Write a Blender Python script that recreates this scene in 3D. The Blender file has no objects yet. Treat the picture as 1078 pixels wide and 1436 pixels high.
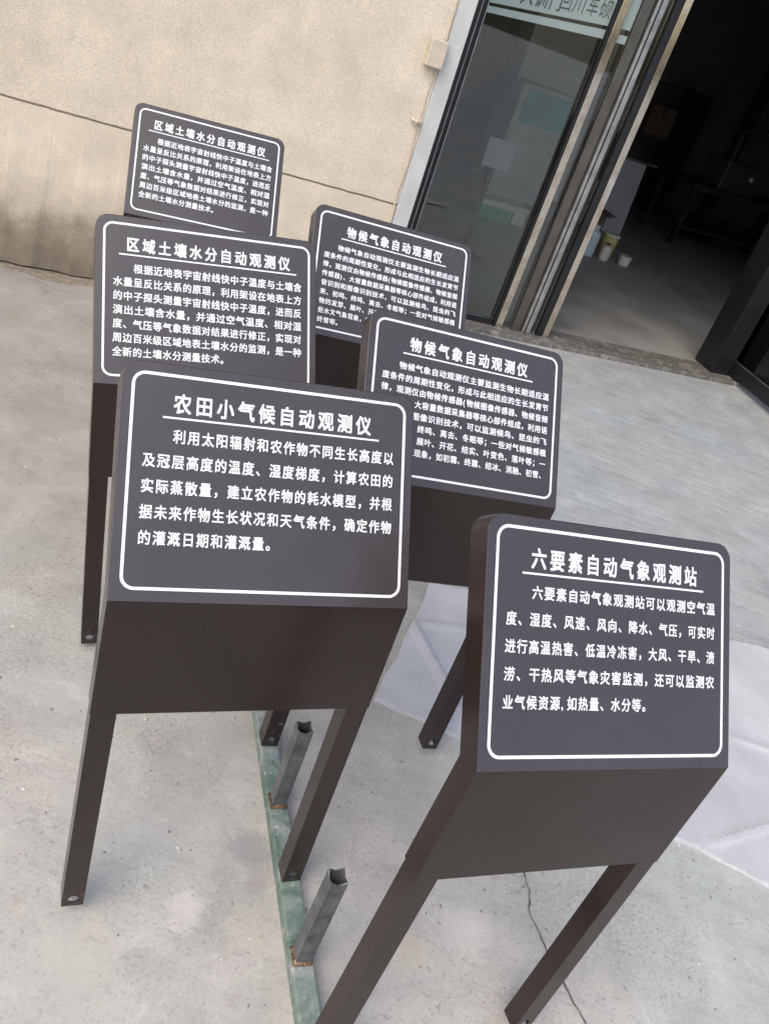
import bpy, bmesh, math, random
from mathutils import Matrix, Vector

random.seed(7)
SCN = bpy.context.scene
COL = SCN.collection
R = math.radians

# ------------------------------------------------------------------ camera, world, sun, exposure
CAM_H = 1.5515
CR = [[0.93868, 0.34479, 0.0], [0.17805, -0.48474, 0.85634], [0.29526, -0.80383, -0.51641]]
cam_data = bpy.data.cameras.new("camera")
cam = bpy.data.objects.new("camera", cam_data)
COL.objects.link(cam)
cam_data.sensor_fit = 'VERTICAL'
cam_data.sensor_height = 24.0
cam_data.lens = 24.0 * 1191.08 / 1436.0
cam_data.clip_start = 0.02
cam_data.clip_end = 400.0
cam.matrix_world = Matrix(((CR[0][0], -CR[0][1], -CR[0][2], 0.0),
                           (CR[1][0], -CR[1][1], -CR[1][2], 0.0),
                           (CR[2][0], -CR[2][1], -CR[2][2], CAM_H),
                           (0, 0, 0, 1)))
SCN.camera = cam

SUN_ELEV, SUN_AZ = 52.0, 205.0      # azimuth measured clockwise from +Y
world = bpy.data.worlds.new("World")
SCN.world = world
world.use_nodes = True
wn = world.node_tree
sky = wn.nodes.new('ShaderNodeTexSky')
sky.sky_type = 'NISHITA'
sky.sun_disc = False
sky.sun_elevation = R(SUN_ELEV)
sky.sun_rotation = R(SUN_AZ)
sky.air_density = 1.0
sky.dust_density = 4.0
bg = wn.nodes['Background']
bg.inputs['Strength'].default_value = 0.15
wn.links.new(sky.outputs['Color'], bg.inputs['Color'])

sun_data = bpy.data.lights.new("sun", 'SUN')
sun_data.energy = 0.65
sun_data.angle = R(65)
sun_data.color = (1.0, 0.94, 0.86)
sun = bpy.data.objects.new("sun", sun_data)
COL.objects.link(sun)
sd = Vector((math.sin(R(SUN_AZ)) * math.cos(R(SUN_ELEV)), math.cos(R(SUN_AZ)) * math.cos(R(SUN_ELEV)), math.sin(R(SUN_ELEV))))
sun.rotation_euler = sd.to_track_quat('Z', 'Y').to_euler()
sun.location = sd * 20

SCN.view_settings.view_transform = 'Standard'
SCN.view_settings.look = 'None'
SCN.view_settings.gamma = 1.0
SCN.view_settings.exposure = 0.85


# ------------------------------------------------------------------ helpers
def new_mat(name):
    m = bpy.data.materials.new(name)
    m.use_nodes = True
    nt = m.node_tree
    return m, nt, nt.nodes['Principled BSDF']


def nd(nt, kind, **kw):
    n = nt.nodes.new(kind)
    for k, v in kw.items():
        if k in n.inputs:
            n.inputs[k].default_value = v
        else:
            setattr(n, k, v)
    return n


def noise(nt, vec, scale, detail=4.0, rough=0.55, dist=0.0):
    n = nd(nt, 'ShaderNodeTexNoise', Scale=scale, Detail=detail, Roughness=rough, Distortion=dist)
    if vec is not None:
        nt.links.new(vec, n.inputs['Vector'])
    return n


def ramp(nt, fac, stops, interp='LINEAR'):
    r = nt.nodes.new('ShaderNodeValToRGB')
    r.color_ramp.interpolation = interp
    el = r.color_ramp.elements
    while len(el) < len(stops):
        el.new(0.5)
    for e, (p, c) in zip(el, stops):
        e.position = p
        e.color = c if len(c) == 4 else (*c, 1)
    nt.links.new(fac, r.inputs['Fac'])
    return r


def mix(nt, fac, a, b, mode='MIX'):
    m = nt.nodes.new('ShaderNodeMix')
    m.data_type = 'RGBA'
    m.blend_type = mode
    for sock, v in ((m.inputs['Factor'], fac), (m.inputs[6], a), (m.inputs[7], b)):
        if isinstance(v, (int, float)):
            sock.default_value = v
        elif isinstance(v, tuple):
            sock.default_value = v if len(v) == 4 else (*v, 1)
        else:
            nt.links.new(v, sock)
    return m.outputs[2]


def math_n(nt, op, a, b=None, clamp=False):
    m = nt.nodes.new('ShaderNodeMath')
    m.operation = op
    m.use_clamp = clamp
    for i, v in enumerate((a, b)):
        if v is None:
            continue
        if isinstance(v, (int, float)):
            m.inputs[i].default_value = v
        else:
            nt.links.new(v, m.inputs[i])
    return m.outputs[0]


def bump(nt, height, strength, dist, normal=None):
    b = nt.nodes.new('ShaderNodeBump')
    b.inputs['Strength'].default_value = strength
    b.inputs['Distance'].default_value = dist
    nt.links.new(height, b.inputs['Height'])
    if normal is not None:
        nt.links.new(normal, b.inputs['Normal'])
    return b.outputs['Normal']


def obj_co(nt):
    return nt.nodes.new('ShaderNodeTexCoord').outputs['Object']


def link(name, bm, mat, parent=None, smooth=False, mw=None):
    me = bpy.data.meshes.new(name)
    bm.normal_update()
    bm.to_mesh(me)
    bm.free()
    for m in (mat if isinstance(mat, (list, tuple)) else [mat]):
        me.materials.append(m)
    if smooth:
        for p in me.polygons:
            p.use_smooth = True
    o = bpy.data.objects.new(name, me)
    COL.objects.link(o)
    if parent is not None:
        o.parent = parent
    if mw is not None:
        o.matrix_world = mw
    return o


def empty(name, mw=None):
    o = bpy.data.objects.new(name, None)
    o.empty_display_size = 0.1
    COL.objects.link(o)
    if mw is not None:
        o.matrix_world = mw
    return o


def tag(o, label=None, cat=None, group=None, kind=None):
    if label:
        o['label'] = label
    if cat:
        o['category'] = cat
    if group:
        o['group'] = group
    if kind:
        o['kind'] = kind
    return o


def box(bm, x0, x1, y0, y1, z0, z1, bev=0.0, M=None):
    vs = [bm.verts.new((x, y, z)) for x in (x0, x1) for y in (y0, y1) for z in (z0, z1)]
    idx = [(0, 1, 3, 2), (4, 6, 7, 5), (0, 4, 5, 1), (2, 3, 7, 6), (0, 2, 6, 4), (1, 5, 7, 3)]
    fs = [bm.faces.new([vs[i] for i in f]) for f in idx]
    if bev > 0:
        es = list({e for f in fs for e in f.edges})
        r = bmesh.ops.bevel(bm, geom=es, offset=bev, segments=2, affect='EDGES', profile=0.5)
        vs = list({v for f in r['faces'] for v in f.verts} | {v for v in vs if v.is_valid})
    if M is not None:
        bmesh.ops.transform(bm, matrix=M, verts=[v for v in vs if v.is_valid])
    return vs


def tube(bm, pts, r, seg=8, caps=True):
    rings = []
    n = len(pts)
    for i, p in enumerate(pts):
        p = Vector(p)
        d = (Vector(pts[min(i + 1, n - 1)]) - Vector(pts[max(i - 1, 0)])).normalized()
        a = d.orthogonal().normalized()
        if rings and abs(d.dot(prev_a)) < 0.98:
            a = (prev_a - d * d.dot(prev_a)).normalized()
        prev_a = a
        b = d.cross(a)
        rr = r[i] if isinstance(r, (list, tuple)) else r
        rings.append([bm.verts.new(p + a * rr * math.cos(t) + b * rr * math.sin(t)) for t in [2 * math.pi * k / seg for k in range(seg)]])
    for A, B in zip(rings, rings[1:]):
        for k in range(seg):
            bm.faces.new((A[k], A[(k + 1) % seg], B[(k + 1) % seg], B[k]))
    if caps:
        bm.faces.new(rings[0][::-1])
        bm.faces.new(rings[-1])


def lathe(bm, prof, seg=24, at=(0, 0, 0), sx=1.0, sy=1.0):
    rings = []
    for r, z in prof:
        rings.append([bm.verts.new((at[0] + sx * r * math.cos(2 * math.pi * k / seg), at[1] + sy * r * math.sin(2 * math.pi * k / seg), at[2] + z)) for k in range(seg)])
    for A, B in zip(rings, rings[1:]):
        for k in range(seg):
            bm.faces.new((A[k], A[(k + 1) % seg], B[(k + 1) % seg], B[k]))
    bm.faces.new(rings[0][::-1])
    bm.faces.new(rings[-1])


# ------------------------------------------------------------------ materials
def mat_plain(name, col, rough=0.5, metal=0.0, var=0.0, scale=8.0, bmp=0.0, spec=0.5):
    m, nt, b = new_mat(name)
    b.inputs['Base Color'].default_value = (*col, 1)
    b.inputs['Roughness'].default_value = rough
    b.inputs['Metallic'].default_value = metal
    b.inputs['Specular IOR Level'].default_value = spec
    if var or bmp:
        co = obj_co(nt)
        n = noise(nt, co, scale, 6)
        if var:
            dark = tuple(c * (1 - var) for c in col)
            lite = tuple(min(1, c * (1 + var)) for c in col)
            r = ramp(nt, n.outputs['Fac'], [(0.3, dark), (0.7, lite)])
            nt.links.new(r.outputs['Color'], b.inputs['Base Color'])
            rr = ramp(nt, n.outputs['Fac'], [(0.3, (rough * 0.85,) * 3), (0.7, (min(1, rough * 1.15),) * 3)])
            nt.links.new(rr.outputs['Color'], b.inputs['Roughness'])
        if bmp:
            n2 = noise(nt, co, scale * 12, 3)
            nt.links.new(bump(nt, n2.outputs['Fac'], bmp, 0.002), b.inputs['Normal'])
    return m


def make_concrete():
    m, nt, b = new_mat("concrete")
    co = obj_co(nt)
    big = noise(nt, co, 1.1, 6, 0.55)
    mid = noise(nt, co, 5.5, 8, 0.62, 0.4)
    fine = noise(nt, co, 120, 8, 0.78)
    c = ramp(nt, mid.outputs['Fac'], [(0.30, (0.318, 0.318, 0.302)), (0.44, (0.368, 0.367, 0.348)), (0.56, (0.40, 0.398, 0.377)), (0.70, (0.455, 0.452, 0.43))]).outputs['Color']
    t = ramp(nt, big.outputs['Fac'], [(0.32, (0.93, 1.0, 1.0)), (0.5, (1.0, 0.985, 0.97)), (0.68, (1.03, 0.99, 0.96))]).outputs['Color']
    c = mix(nt, 1.0, c, t, 'MULTIPLY')
    # worn sandy patches where the cement skin has gone
    sand = noise(nt, co, 2.3, 5, 0.6, 0.7)
    sf = ramp(nt, sand.outputs['Fac'], [(0.5, (0, 0, 0)), (0.62, (1, 1, 1))]).outputs['Color']
    grit = ramp(nt, fine.outputs['Fac'], [(0.36, (0.52, 0.50, 0.48)), (0.45, (0.90, 0.885, 0.87)), (0.55, (1.0, 0.99, 0.98)), (0.68, (1.16, 1.15, 1.13))]).outputs['Color']
    gs = math_n(nt, 'ADD', math_n(nt, 'MULTIPLY', sf, 0.6), 0.4, True)
    c = mix(nt, gs, c, mix(nt, 1.0, c, grit, 'MULTIPLY'))
    # chalky scuffs and cement smears
    sc = noise(nt, co, 13, 9, 0.75, 1.2)
    cf = ramp(nt, sc.outputs['Fac'], [(0.57, (0, 0, 0)), (0.66, (1, 1, 1))]).outputs['Color']
    c = mix(nt, math_n(nt, 'MULTIPLY', cf, 0.28), c, (0.56, 0.55, 0.53))
    sd2 = noise(nt, co, 21, 8, 0.72, 0.8)
    df = ramp(nt, sd2.outputs['Fac'], [(0.36, (1, 1, 1)), (0.46, (0, 0, 0))]).outputs['Color']
    c = mix(nt, math_n(nt, 'MULTIPLY', df, 0.22), c, (0.23, 0.225, 0.215))
    ye = noise(nt, co, 4.2, 5, 0.6, 0.5)
    yf = ramp(nt, ye.outputs['Fac'], [(0.60, (0, 0, 0)), (0.74, (1, 1, 1))]).outputs['Color']
    c = mix(nt, math_n(nt, 'MULTIPLY', yf, 0.30), c, (0.42, 0.36, 0.26))
    # trowel streaks (long along x)
    mp = nt.nodes.new('ShaderNodeMapping')
    mp.inputs['Rotation'].default_value = (0, 0, R(-12))
    mp.inputs['Scale'].default_value = (3, 30, 1)
    nt.links.new(co, mp.inputs['Vector'])
    st = noise(nt, mp.outputs['Vector'], 1.0, 5, 0.6)
    sr = ramp(nt, st.outputs['Fac'], [(0.35, (0.93, 0.93, 0.94)), (0.6, (1.03, 1.03, 1.03))]).outputs['Color']
    c = mix(nt, 0.6, c, mix(nt, 1.0, c, sr, 'MULTIPLY'))
    # greyish damp / scuffed blotches
    bl = noise(nt, co, 3.1, 6, 0.7, 1.0)
    bf = ramp(nt, bl.outputs['Fac'], [(0.60, (0, 0, 0)), (0.72, (1, 1, 1))]).outputs['Color']
    c = mix(nt, math_n(nt, 'MULTIPLY', bf, 0.22), c, (0.27, 0.265, 0.27))
    # slab turns darker, bluer and more streaked towards the doorway, feathered edge
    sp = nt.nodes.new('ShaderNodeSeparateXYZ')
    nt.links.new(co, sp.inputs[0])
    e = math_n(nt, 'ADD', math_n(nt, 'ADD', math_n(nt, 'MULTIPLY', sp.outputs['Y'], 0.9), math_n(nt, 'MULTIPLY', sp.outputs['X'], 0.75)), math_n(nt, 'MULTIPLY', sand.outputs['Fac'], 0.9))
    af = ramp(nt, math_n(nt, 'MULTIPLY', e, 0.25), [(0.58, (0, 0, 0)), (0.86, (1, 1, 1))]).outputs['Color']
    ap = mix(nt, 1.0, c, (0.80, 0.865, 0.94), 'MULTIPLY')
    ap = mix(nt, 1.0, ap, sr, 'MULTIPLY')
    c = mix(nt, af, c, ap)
    # slab tone darkens towards the wall, outside the bluer doorway zone
    dd = math_n(nt, 'ADD', math_n(nt, 'ADD', math_n(nt, 'MULTIPLY', sp.outputs['Y'], 0.906), math_n(nt, 'MULTIPLY', sp.outputs['X'], -0.423)), math_n(nt, 'MULTIPLY', big.outputs['Fac'], 0.8))
    dm = ramp(nt, math_n(nt, 'MULTIPLY', dd, 0.2), [(0.30, (0, 0, 0)), (0.62, (1, 1, 1))]).outputs['Color']
    darkened = mix(nt, 1.0, c, (0.72, 0.71, 0.70), 'MULTIPLY')
    inv = math_n(nt, 'SUBTRACT', 1.0, af)
    c = mix(nt, math_n(nt, 'MULTIPLY', dm, inv), c, darkened)
    # clustered open pores
    po = noise(nt, co, 75, 4, 0.62, 0.3)
    pm = noise(nt, co, 4.0, 5, 0.65)
    pf = math_n(nt, 'MULTIPLY', ramp(nt, po.outputs['Fac'], [(0.33, (1, 1, 1)), (0.40, (0, 0, 0))]).outputs['Color'], ramp(nt, pm.outputs['Fac'], [(0.44, (0, 0, 0)), (0.54, (1, 1, 1))]).outputs['Color'])
    c = mix(nt, math_n(nt, 'MULTIPLY', math_n(nt, 'MULTIPLY', pf, inv), 0.48), c, (0.14, 0.13, 0.12))
    # individual stains on the slab
    for (bx, by), br, col, amt in (((-0.022, 1.12), 0.055, (0.21, 0.205, 0.21), 0.55), ((0.02, 1.06), 0.05, (0.24, 0.23, 0.235), 0.45), ((0.03, 0.945), 0.06, (0.44, 0.40, 0.32), 0.35), ((-0.095, 0.95), 0.05, (0.52, 0.50, 0.48), 0.6), ((-0.23, 0.80), 0.12, (0.48, 0.45, 0.40), 0.45), ((0.45, 1.11), 0.08, (0.53, 0.51, 0.48), 0.4), ((0.33, 1.03), 0.06, (0.46, 0.41, 0.31), 0.35), ((-0.15, 0.875), 0.06, (0.47, 0.46, 0.46), 0.3)):
        vm = nt.nodes.new('ShaderNodeVectorMath')
        vm.operation = 'DISTANCE'
        nt.links.new(co, vm.inputs[0])
        vm.inputs[1].default_value = (bx, by, 0)
        dn = math_n(nt, 'ADD', math_n(nt, 'DIVIDE', vm.outputs['Value'], br), math_n(nt, 'MULTIPLY', math_n(nt, 'SUBTRACT', sc.outputs['Fac'], 0.5), 3.2))
        bfac = ramp(nt, dn, [(0.35, (1, 1, 1)), (1.0, (0, 0, 0))]).outputs['Color']
        c = mix(nt, math_n(nt, 'MULTIPLY', bfac, amt), c, col)
    # small pits and specks
    for sc, thr, col, amt in ((34, 0.10, (0.10, 0.095, 0.09), 0.8), (85, 0.13, (0.16, 0.15, 0.14), 0.6), (19, 0.055, (0.75, 0.74, 0.72), 0.8)):
        v = nd(nt, 'ShaderNodeTexVoronoi', Scale=sc)
        w = noise(nt, co, 40, 2)
        vv = nt.nodes.new('ShaderNodeVectorMath')
        vv.operation = 'MULTIPLY_ADD'
        nt.links.new(w.outputs['Color'], vv.inputs[0])
        vv.inputs[1].default_value = (0.02, 0.02, 0.02)
        nt.links.new(co, vv.inputs[2])
        nt.links.new(vv.outputs[0], v.inputs['Vector'])
        near = ramp(nt, v.outputs['Distance'], [(thr * 0.6, (1, 1, 1)), (thr * 1.3, (0, 0, 0))]).outputs['Color']
        sel = nt.nodes.new('ShaderNodeSeparateColor')
        nt.links.new(v.outputs['Color'], sel.inputs[0])
        on = math_n(nt, 'GREATER_THAN', sel.outputs[0], 0.70)
        f = math_n(nt, 'MULTIPLY', math_n(nt, 'MULTIPLY', near, on), amt)
        c = mix(nt, f, c, col)
    nt.links.new(c, b.inputs['Base Color'])
    b.inputs['Roughness'].default_value = 0.82
    b.inputs['Specular IOR Level'].default_value = 0.3
    n1 = bump(nt, fine.outputs['Fac'], 0.35, 0.0025)
    n2 = bump(nt, mid.outputs['Fac'], 0.25, 0.012, n1)
    nt.links.new(n2, b.inputs['Normal'])
    return m


def make_plaster():
    m, nt, b = new_mat("sprayed_plaster")
    co = obj_co(nt)                      # x along wall, z up
    fine = noise(nt, co, 230, 5, 0.7)
    mid = noise(nt, co, 9, 6, 0.6)
    big = noise(nt, co, 1.4, 5, 0.6)
    c = ramp(nt, big.outputs['Fac'], [(0.3, (0.64, 0.565, 0.45)), (0.7, (0.745, 0.668, 0.545))]).outputs['Color']
    c = mix(nt, 1.0, c, ramp(nt, mid.outputs['Fac'], [(0.3, (0.90, 0.90, 0.90)), (0.7, (1.06, 1.05, 1.04))]).outputs['Color'], 'MULTIPLY')
    c = mix(nt, 1.0, c, ramp(nt, fine.outputs['Fac'], [(0.33, (0.70, 0.68, 0.66)), (0.5, (1, 1, 1)), (0.7, (1.12, 1.12, 1.12))]).outputs['Color'], 'MULTIPLY')
    # damp, dirty splash zone with a ragged top near the ground
    sx = nt.nodes.new('ShaderNodeSeparateXYZ')
    nt.links.new(co, sx.inputs[0])
    rag = noise(nt, co, 2.2, 6, 0.65)
    h = math_n(nt, 'ADD', sx.outputs['Z'], math_n(nt, 'MULTIPLY', math_n(nt, 'SUBTRACT', rag.outputs['Fac'], 0.5), 0.50))
    df = ramp(nt, h, [(0.06, (1, 1, 1)), (0.18, (0.85, 0.85, 0.85)), (0.28, (0.35, 0.35, 0.35)), (0.44, (0, 0, 0))]).outputs['Color']
    dirt = ramp(nt, mid.outputs['Fac'], [(0.3, (0.12, 0.10, 0.075)), (0.7, (0.23, 0.19, 0.145))]).outputs['Color']
    dirt = mix(nt, 1.0, dirt, ramp(nt, fine.outputs['Fac'], [(0.33, (0.65, 0.65, 0.65)), (0.68, (1.2, 1.2, 1.2))]).outputs['Color'], 'MULTIPLY')
    c = mix(nt, math_n(nt, 'MULTIPLY', df, 0.9), c, dirt)
    nt.links.new(c, b.inputs['Base Color'])
    b.inputs['Roughness'].default_value = 0.9
    b.inputs['Specular IOR Level'].default_value = 0.2
    n1 = bump(nt, fine.outputs['Fac'], 0.7, 0.004)
    n2 = bump(nt, mid.outputs['Fac'], 0.2, 0.01, n1)
    nt.links.new(n2, b.inputs['Normal'])
    return m


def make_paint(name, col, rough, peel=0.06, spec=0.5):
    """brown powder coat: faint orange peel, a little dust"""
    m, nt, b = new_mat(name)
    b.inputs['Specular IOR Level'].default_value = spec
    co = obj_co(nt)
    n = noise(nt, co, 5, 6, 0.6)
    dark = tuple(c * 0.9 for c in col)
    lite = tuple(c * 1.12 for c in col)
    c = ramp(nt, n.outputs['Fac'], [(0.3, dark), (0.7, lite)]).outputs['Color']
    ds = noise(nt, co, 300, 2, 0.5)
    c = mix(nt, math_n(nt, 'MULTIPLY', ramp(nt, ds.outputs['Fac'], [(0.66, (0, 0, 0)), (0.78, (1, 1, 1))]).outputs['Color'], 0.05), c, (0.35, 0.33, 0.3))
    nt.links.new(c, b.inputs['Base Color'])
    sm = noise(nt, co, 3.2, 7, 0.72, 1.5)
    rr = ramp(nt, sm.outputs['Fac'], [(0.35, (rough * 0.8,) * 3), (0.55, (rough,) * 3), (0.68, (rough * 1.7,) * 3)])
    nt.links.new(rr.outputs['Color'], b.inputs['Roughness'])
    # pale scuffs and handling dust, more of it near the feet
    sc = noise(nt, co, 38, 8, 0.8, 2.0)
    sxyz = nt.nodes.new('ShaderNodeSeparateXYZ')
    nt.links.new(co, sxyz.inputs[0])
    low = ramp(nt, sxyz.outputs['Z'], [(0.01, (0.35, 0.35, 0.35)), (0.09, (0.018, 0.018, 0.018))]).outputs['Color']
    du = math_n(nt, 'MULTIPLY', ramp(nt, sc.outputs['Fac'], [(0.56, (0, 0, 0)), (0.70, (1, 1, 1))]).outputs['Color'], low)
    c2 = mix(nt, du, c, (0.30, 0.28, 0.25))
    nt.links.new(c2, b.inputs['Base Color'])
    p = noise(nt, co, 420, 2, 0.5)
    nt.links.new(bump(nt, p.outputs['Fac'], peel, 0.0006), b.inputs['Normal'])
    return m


def make_rail_paint():
    m, nt, b = new_mat("worn_green_paint")
    co = obj_co(nt)
    n = noise(nt, co, 14, 8, 0.65, 0.6)
    c = ramp(nt, n.outputs['Fac'], [(0.30, (0.055, 0.09, 0.07)), (0.43, (0.095, 0.15, 0.12)), (0.53, (0.165, 0.21, 0.185)), (0.66, (0.28, 0.295, 0.282))]).outputs['Color']
    n2 = noise(nt, co, 60, 5, 0.7)
    c = mix(nt, ramp(nt, n2.outputs['Fac'], [(0.60, (0, 0, 0)), (0.68, (1, 1, 1))]).outputs['Color'], c, (0.45, 0.46, 0.44))
    n3 = noise(nt, co, 22, 6, 0.7, 1)
    c = mix(nt, ramp(nt, n3.outputs['Fac'], [(0.64, (0, 0, 0)), (0.72, (0.8, 0.8, 0.8))]).outputs['Color'], c, (0.13, 0.15, 0.14))
    nt.links.new(c, b.inputs['Base Color'])
    b.inputs['Roughness'].default_value = 0.62
    nt.links.new(bump(nt, n2.outputs['Fac'], 0.2, 0.002), b.inputs['Normal'])
    return m


def make_post_steel():
    m, nt, b = new_mat("bare_mill_steel")
    co = obj_co(nt)                      # z up along the post
    n = noise(nt, co, 30, 7, 0.65)
    mp = nt.nodes.new('ShaderNodeMapping')
    mp.inputs['Scale'].default_value = (160, 160, 6)
    nt.links.new(co, mp.inputs['Vector'])
    st = noise(nt, mp.outputs['Vector'], 1, 4, 0.6)
    c = ramp(nt, n.outputs['Fac'], [(0.3, (0.065, 0.07, 0.075)), (0.55, (0.125, 0.132, 0.135)), (0.75, (0.21, 0.22, 0.215))]).outputs['Color']
    c = mix(nt, 1.0, c, ramp(nt, st.outputs['Fac'], [(0.3, (0.75, 0.75, 0.78)), (0.7, (1.15, 1.15, 1.12))]).outputs['Color'], 'MULTIPLY')
    nt.links.new(c, b.inputs['Base Color'])
    b.inputs['Metallic'].default_value = 0.35
    b.inputs['Roughness'].default_value = 0.42
    return m


def make_rust():
    m, nt, b = new_mat("weld_rust")
    co = obj_co(nt)
    n = noise(nt, co, 70, 7, 0.7, 0.5)
    c = ramp(nt, n.outputs['Fac'], [(0.40, (0.035, 0.026, 0.02)), (0.50, (0.10, 0.055, 0.03)), (0.58, (0.21, 0.125, 0.06)), (0.66, (0.32, 0.28, 0.22))]).outputs['Color']
    nt.links.new(c, b.inputs['Base Color'])
    b.inputs['Roughness'].default_value = 0.9
    nt.links.new(bump(nt, n.outputs['Fac'], 0.8, 0.004), b.inputs['Normal'])
    return m


def make_fabric():
    m, nt, b = new_mat("white_nonwoven")
    co = obj_co(nt)
    wv = nd(nt, 'ShaderNodeTexVoronoi', Scale=150, Randomness=0.2)
    nt.links.new(co, wv.inputs['Vector'])
    n = noise(nt, co, 6, 5, 0.6)
    f = noise(nt, co, 400, 3, 0.6)
    c = ramp(nt, n.outputs['Fac'], [(0.3, (0.42, 0.425, 0.438)), (0.7, (0.50, 0.505, 0.52))]).outputs['Color']
    c = mix(nt, 1.0, c, ramp(nt, wv.outputs['Distance'], [(0.1, (1.06, 1.06, 1.06)), (0.6, (0.84, 0.84, 0.85))]).outputs['Color'], 'MULTIPLY')
    c = mix(nt, 1.0, c, ramp(nt, f.outputs['Fac'], [(0.35, (0.94, 0.94, 0.94)), (0.65, (1.04, 1.04, 1.04))]).outputs['Color'], 'MULTIPLY')
    nt.links.new(c, b.inputs['Base Color'])
    b.inputs['Roughness'].default_value = 0.85
    b.inputs['Specular IOR Level'].default_value = 0.25
    nt.links.new(bump(nt, wv.outputs['Distance'], 0.5, 0.0018), b.inputs['Normal'])
    return m


def make_glass():
    m, nt, b = new_mat("door_glass")
    nt.nodes.remove(b)
    out = [n for n in nt.nodes if n.type == 'OUTPUT_MATERIAL'][0]
    tr = nt.nodes.new('ShaderNodeBsdfTransparent')
    tr.inputs['Color'].default_value = (0.86, 0.87, 0.84, 1)
    gl = nt.nodes.new('ShaderNodeBsdfGlossy')
    gl.inputs['Roughness'].default_value = 0.02
    gl.inputs['Color'].default_value = (0.95, 0.97, 0.96, 1)
    fr = nt.nodes.new('ShaderNodeFresnel')
    fr.inputs['IOR'].default_value = 1.75
    mx = nt.nodes.new('ShaderNodeMixShader')
    nt.links.new(fr.outputs[0], mx.inputs[0])
    nt.links.new(tr.outputs[0], mx.inputs[1])
    nt.links.new(gl.outputs[0], mx.inputs[2])
    nt.links.new(mx.outputs[0], out.inputs['Surface'])
    return m


def make_stone():
    m, nt, b = new_mat("threshold_marble")
    co = obj_co(nt)
    n = noise(nt, co, 16, 8, 0.7, 1.5)
    c = ramp(nt, n.outputs['Fac'], [(0.3, (0.07, 0.066, 0.06)), (0.46, (0.115, 0.11, 0.10)), (0.56, (0.18, 0.17, 0.155)), (0.68, (0.32, 0.30, 0.285))]).outputs['Color']
    nt.links.new(c, b.inputs['Base Color'])
    b.inputs['Roughness'].default_value = 0.45
    return m


def make_bronze():
    m, nt, b = new_mat("bronze_trim")
    co = obj_co(nt)
    n = noise(nt, co, 9, 6, 0.7, 0.6)
    c = ramp(nt, n.outputs['Fac'], [(0.3, (0.50, 0.42, 0.33)), (0.5, (0.74, 0.65, 0.53)), (0.72, (0.90, 0.84, 0.75))]).outputs['Color']
    nt.links.new(c, b.inputs['Base Color'])
    b.inputs['Metallic'].default_value = 1.0
    b.inputs['Roughness'].default_value = 0.10
    return m


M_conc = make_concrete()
M_plast = make_plaster()
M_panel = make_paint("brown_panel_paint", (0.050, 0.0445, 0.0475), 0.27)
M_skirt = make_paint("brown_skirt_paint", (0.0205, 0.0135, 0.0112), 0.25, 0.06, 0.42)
M_white = mat_plain("white_vinyl", (0.70, 0.725, 0.74), 0.45)
M_rail = make_rail_paint()
M_post = make_post_steel()
M_rust = make_rust()
M_fabric = make_fabric()
M_glass = make_glass()
M_stone = make_stone()
M_bronze = make_bronze()
M_frame = mat_plain("black_door_frame", (0.009, 0.009, 0.010), 0.4, 0.0, 0.15, 6)
M_brown = mat_plain("brown_anodised", (0.16, 0.145, 0.125), 0.32, 0.8, 0.2, 5)
M_alu = mat_plain("aluminium_edge", (0.45, 0.44, 0.42), 0.35, 0.9, 0.25, 14)
M_jamb = mat_plain("pale_grey_jamb_paint", (0.50, 0.505, 0.485), 0.55, 0, 0.12, 7, 0.1)
M_cover = mat_plain("beige_cover_paint", (0.52, 0.45, 0.36), 0.7, 0, 0.12, 20, 0.3)
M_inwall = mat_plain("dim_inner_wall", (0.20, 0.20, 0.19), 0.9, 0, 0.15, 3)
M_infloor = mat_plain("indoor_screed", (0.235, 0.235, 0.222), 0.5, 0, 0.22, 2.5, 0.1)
M_film = mat_plain("pale_window_film", (0.33, 0.39, 0.36), 0.6, 0, 0.06, 5)
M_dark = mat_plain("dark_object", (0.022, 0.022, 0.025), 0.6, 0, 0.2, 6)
M_board = mat_plain("grey_white_board", (0.42, 0.42, 0.46), 0.6, 0, 0.06, 4)
M_teal = mat_plain("teal_plastic", (0.13, 0.42, 0.40), 0.5, 0, 0.3, 5)
M_green = mat_plain("green_crate_plastic", (0.05, 0.30, 0.16), 0.5, 0, 0.1, 9)
M_off = mat_plain("offwhite_plastic", (0.55, 0.55, 0.52), 0.5, 0, 0.08, 12)
M_yel = mat_plain("yellowed_tin", (0.45, 0.40, 0.16), 0.55, 0, 0.25, 30)
M_card = mat_plain("brown_cardboard", (0.13, 0.10, 0.07), 0.85, 0, 0.15, 12)
M_crack = mat_plain("crack_dirt", (0.09, 0.085, 0.08), 0.95, 0, 0.2, 40)
M_soil = mat_plain("dusty_soil", (0.21, 0.18, 0.14), 0.95, 0, 0.35, 40, 0.8)

# ------------------------------------------------------------------ setting: ground and building frame
BA = R(25.0)
BU = Vector((math.cos(BA), math.sin(BA), 0))
BD = Vector((-math.sin(BA), math.cos(BA), 0))
MB = Matrix(((BU.x, BD.x, 0, 0), (BU.y, BD.y, 0, 0), (0, 0, 1, 0), (0, 0, 0, 1)))   # (along, deep, up) -> world

bm = bmesh.new()
g = 60.0
vs = [bm.verts.new(p) for p in ((-g, -g, 0), (g, -g, 0), (g, g, 0), (-g, g, 0))]
bm.faces.new(vs)
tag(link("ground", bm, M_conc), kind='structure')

WD = 3.944     # front face of the plastered wall
DD = 4.43      # plane of the glazed door
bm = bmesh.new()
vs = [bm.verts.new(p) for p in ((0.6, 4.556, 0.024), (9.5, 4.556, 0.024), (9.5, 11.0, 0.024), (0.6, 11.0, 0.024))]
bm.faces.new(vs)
tag(link("indoor_floor", bm, M_infloor, mw=MB), kind='structure')

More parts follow.
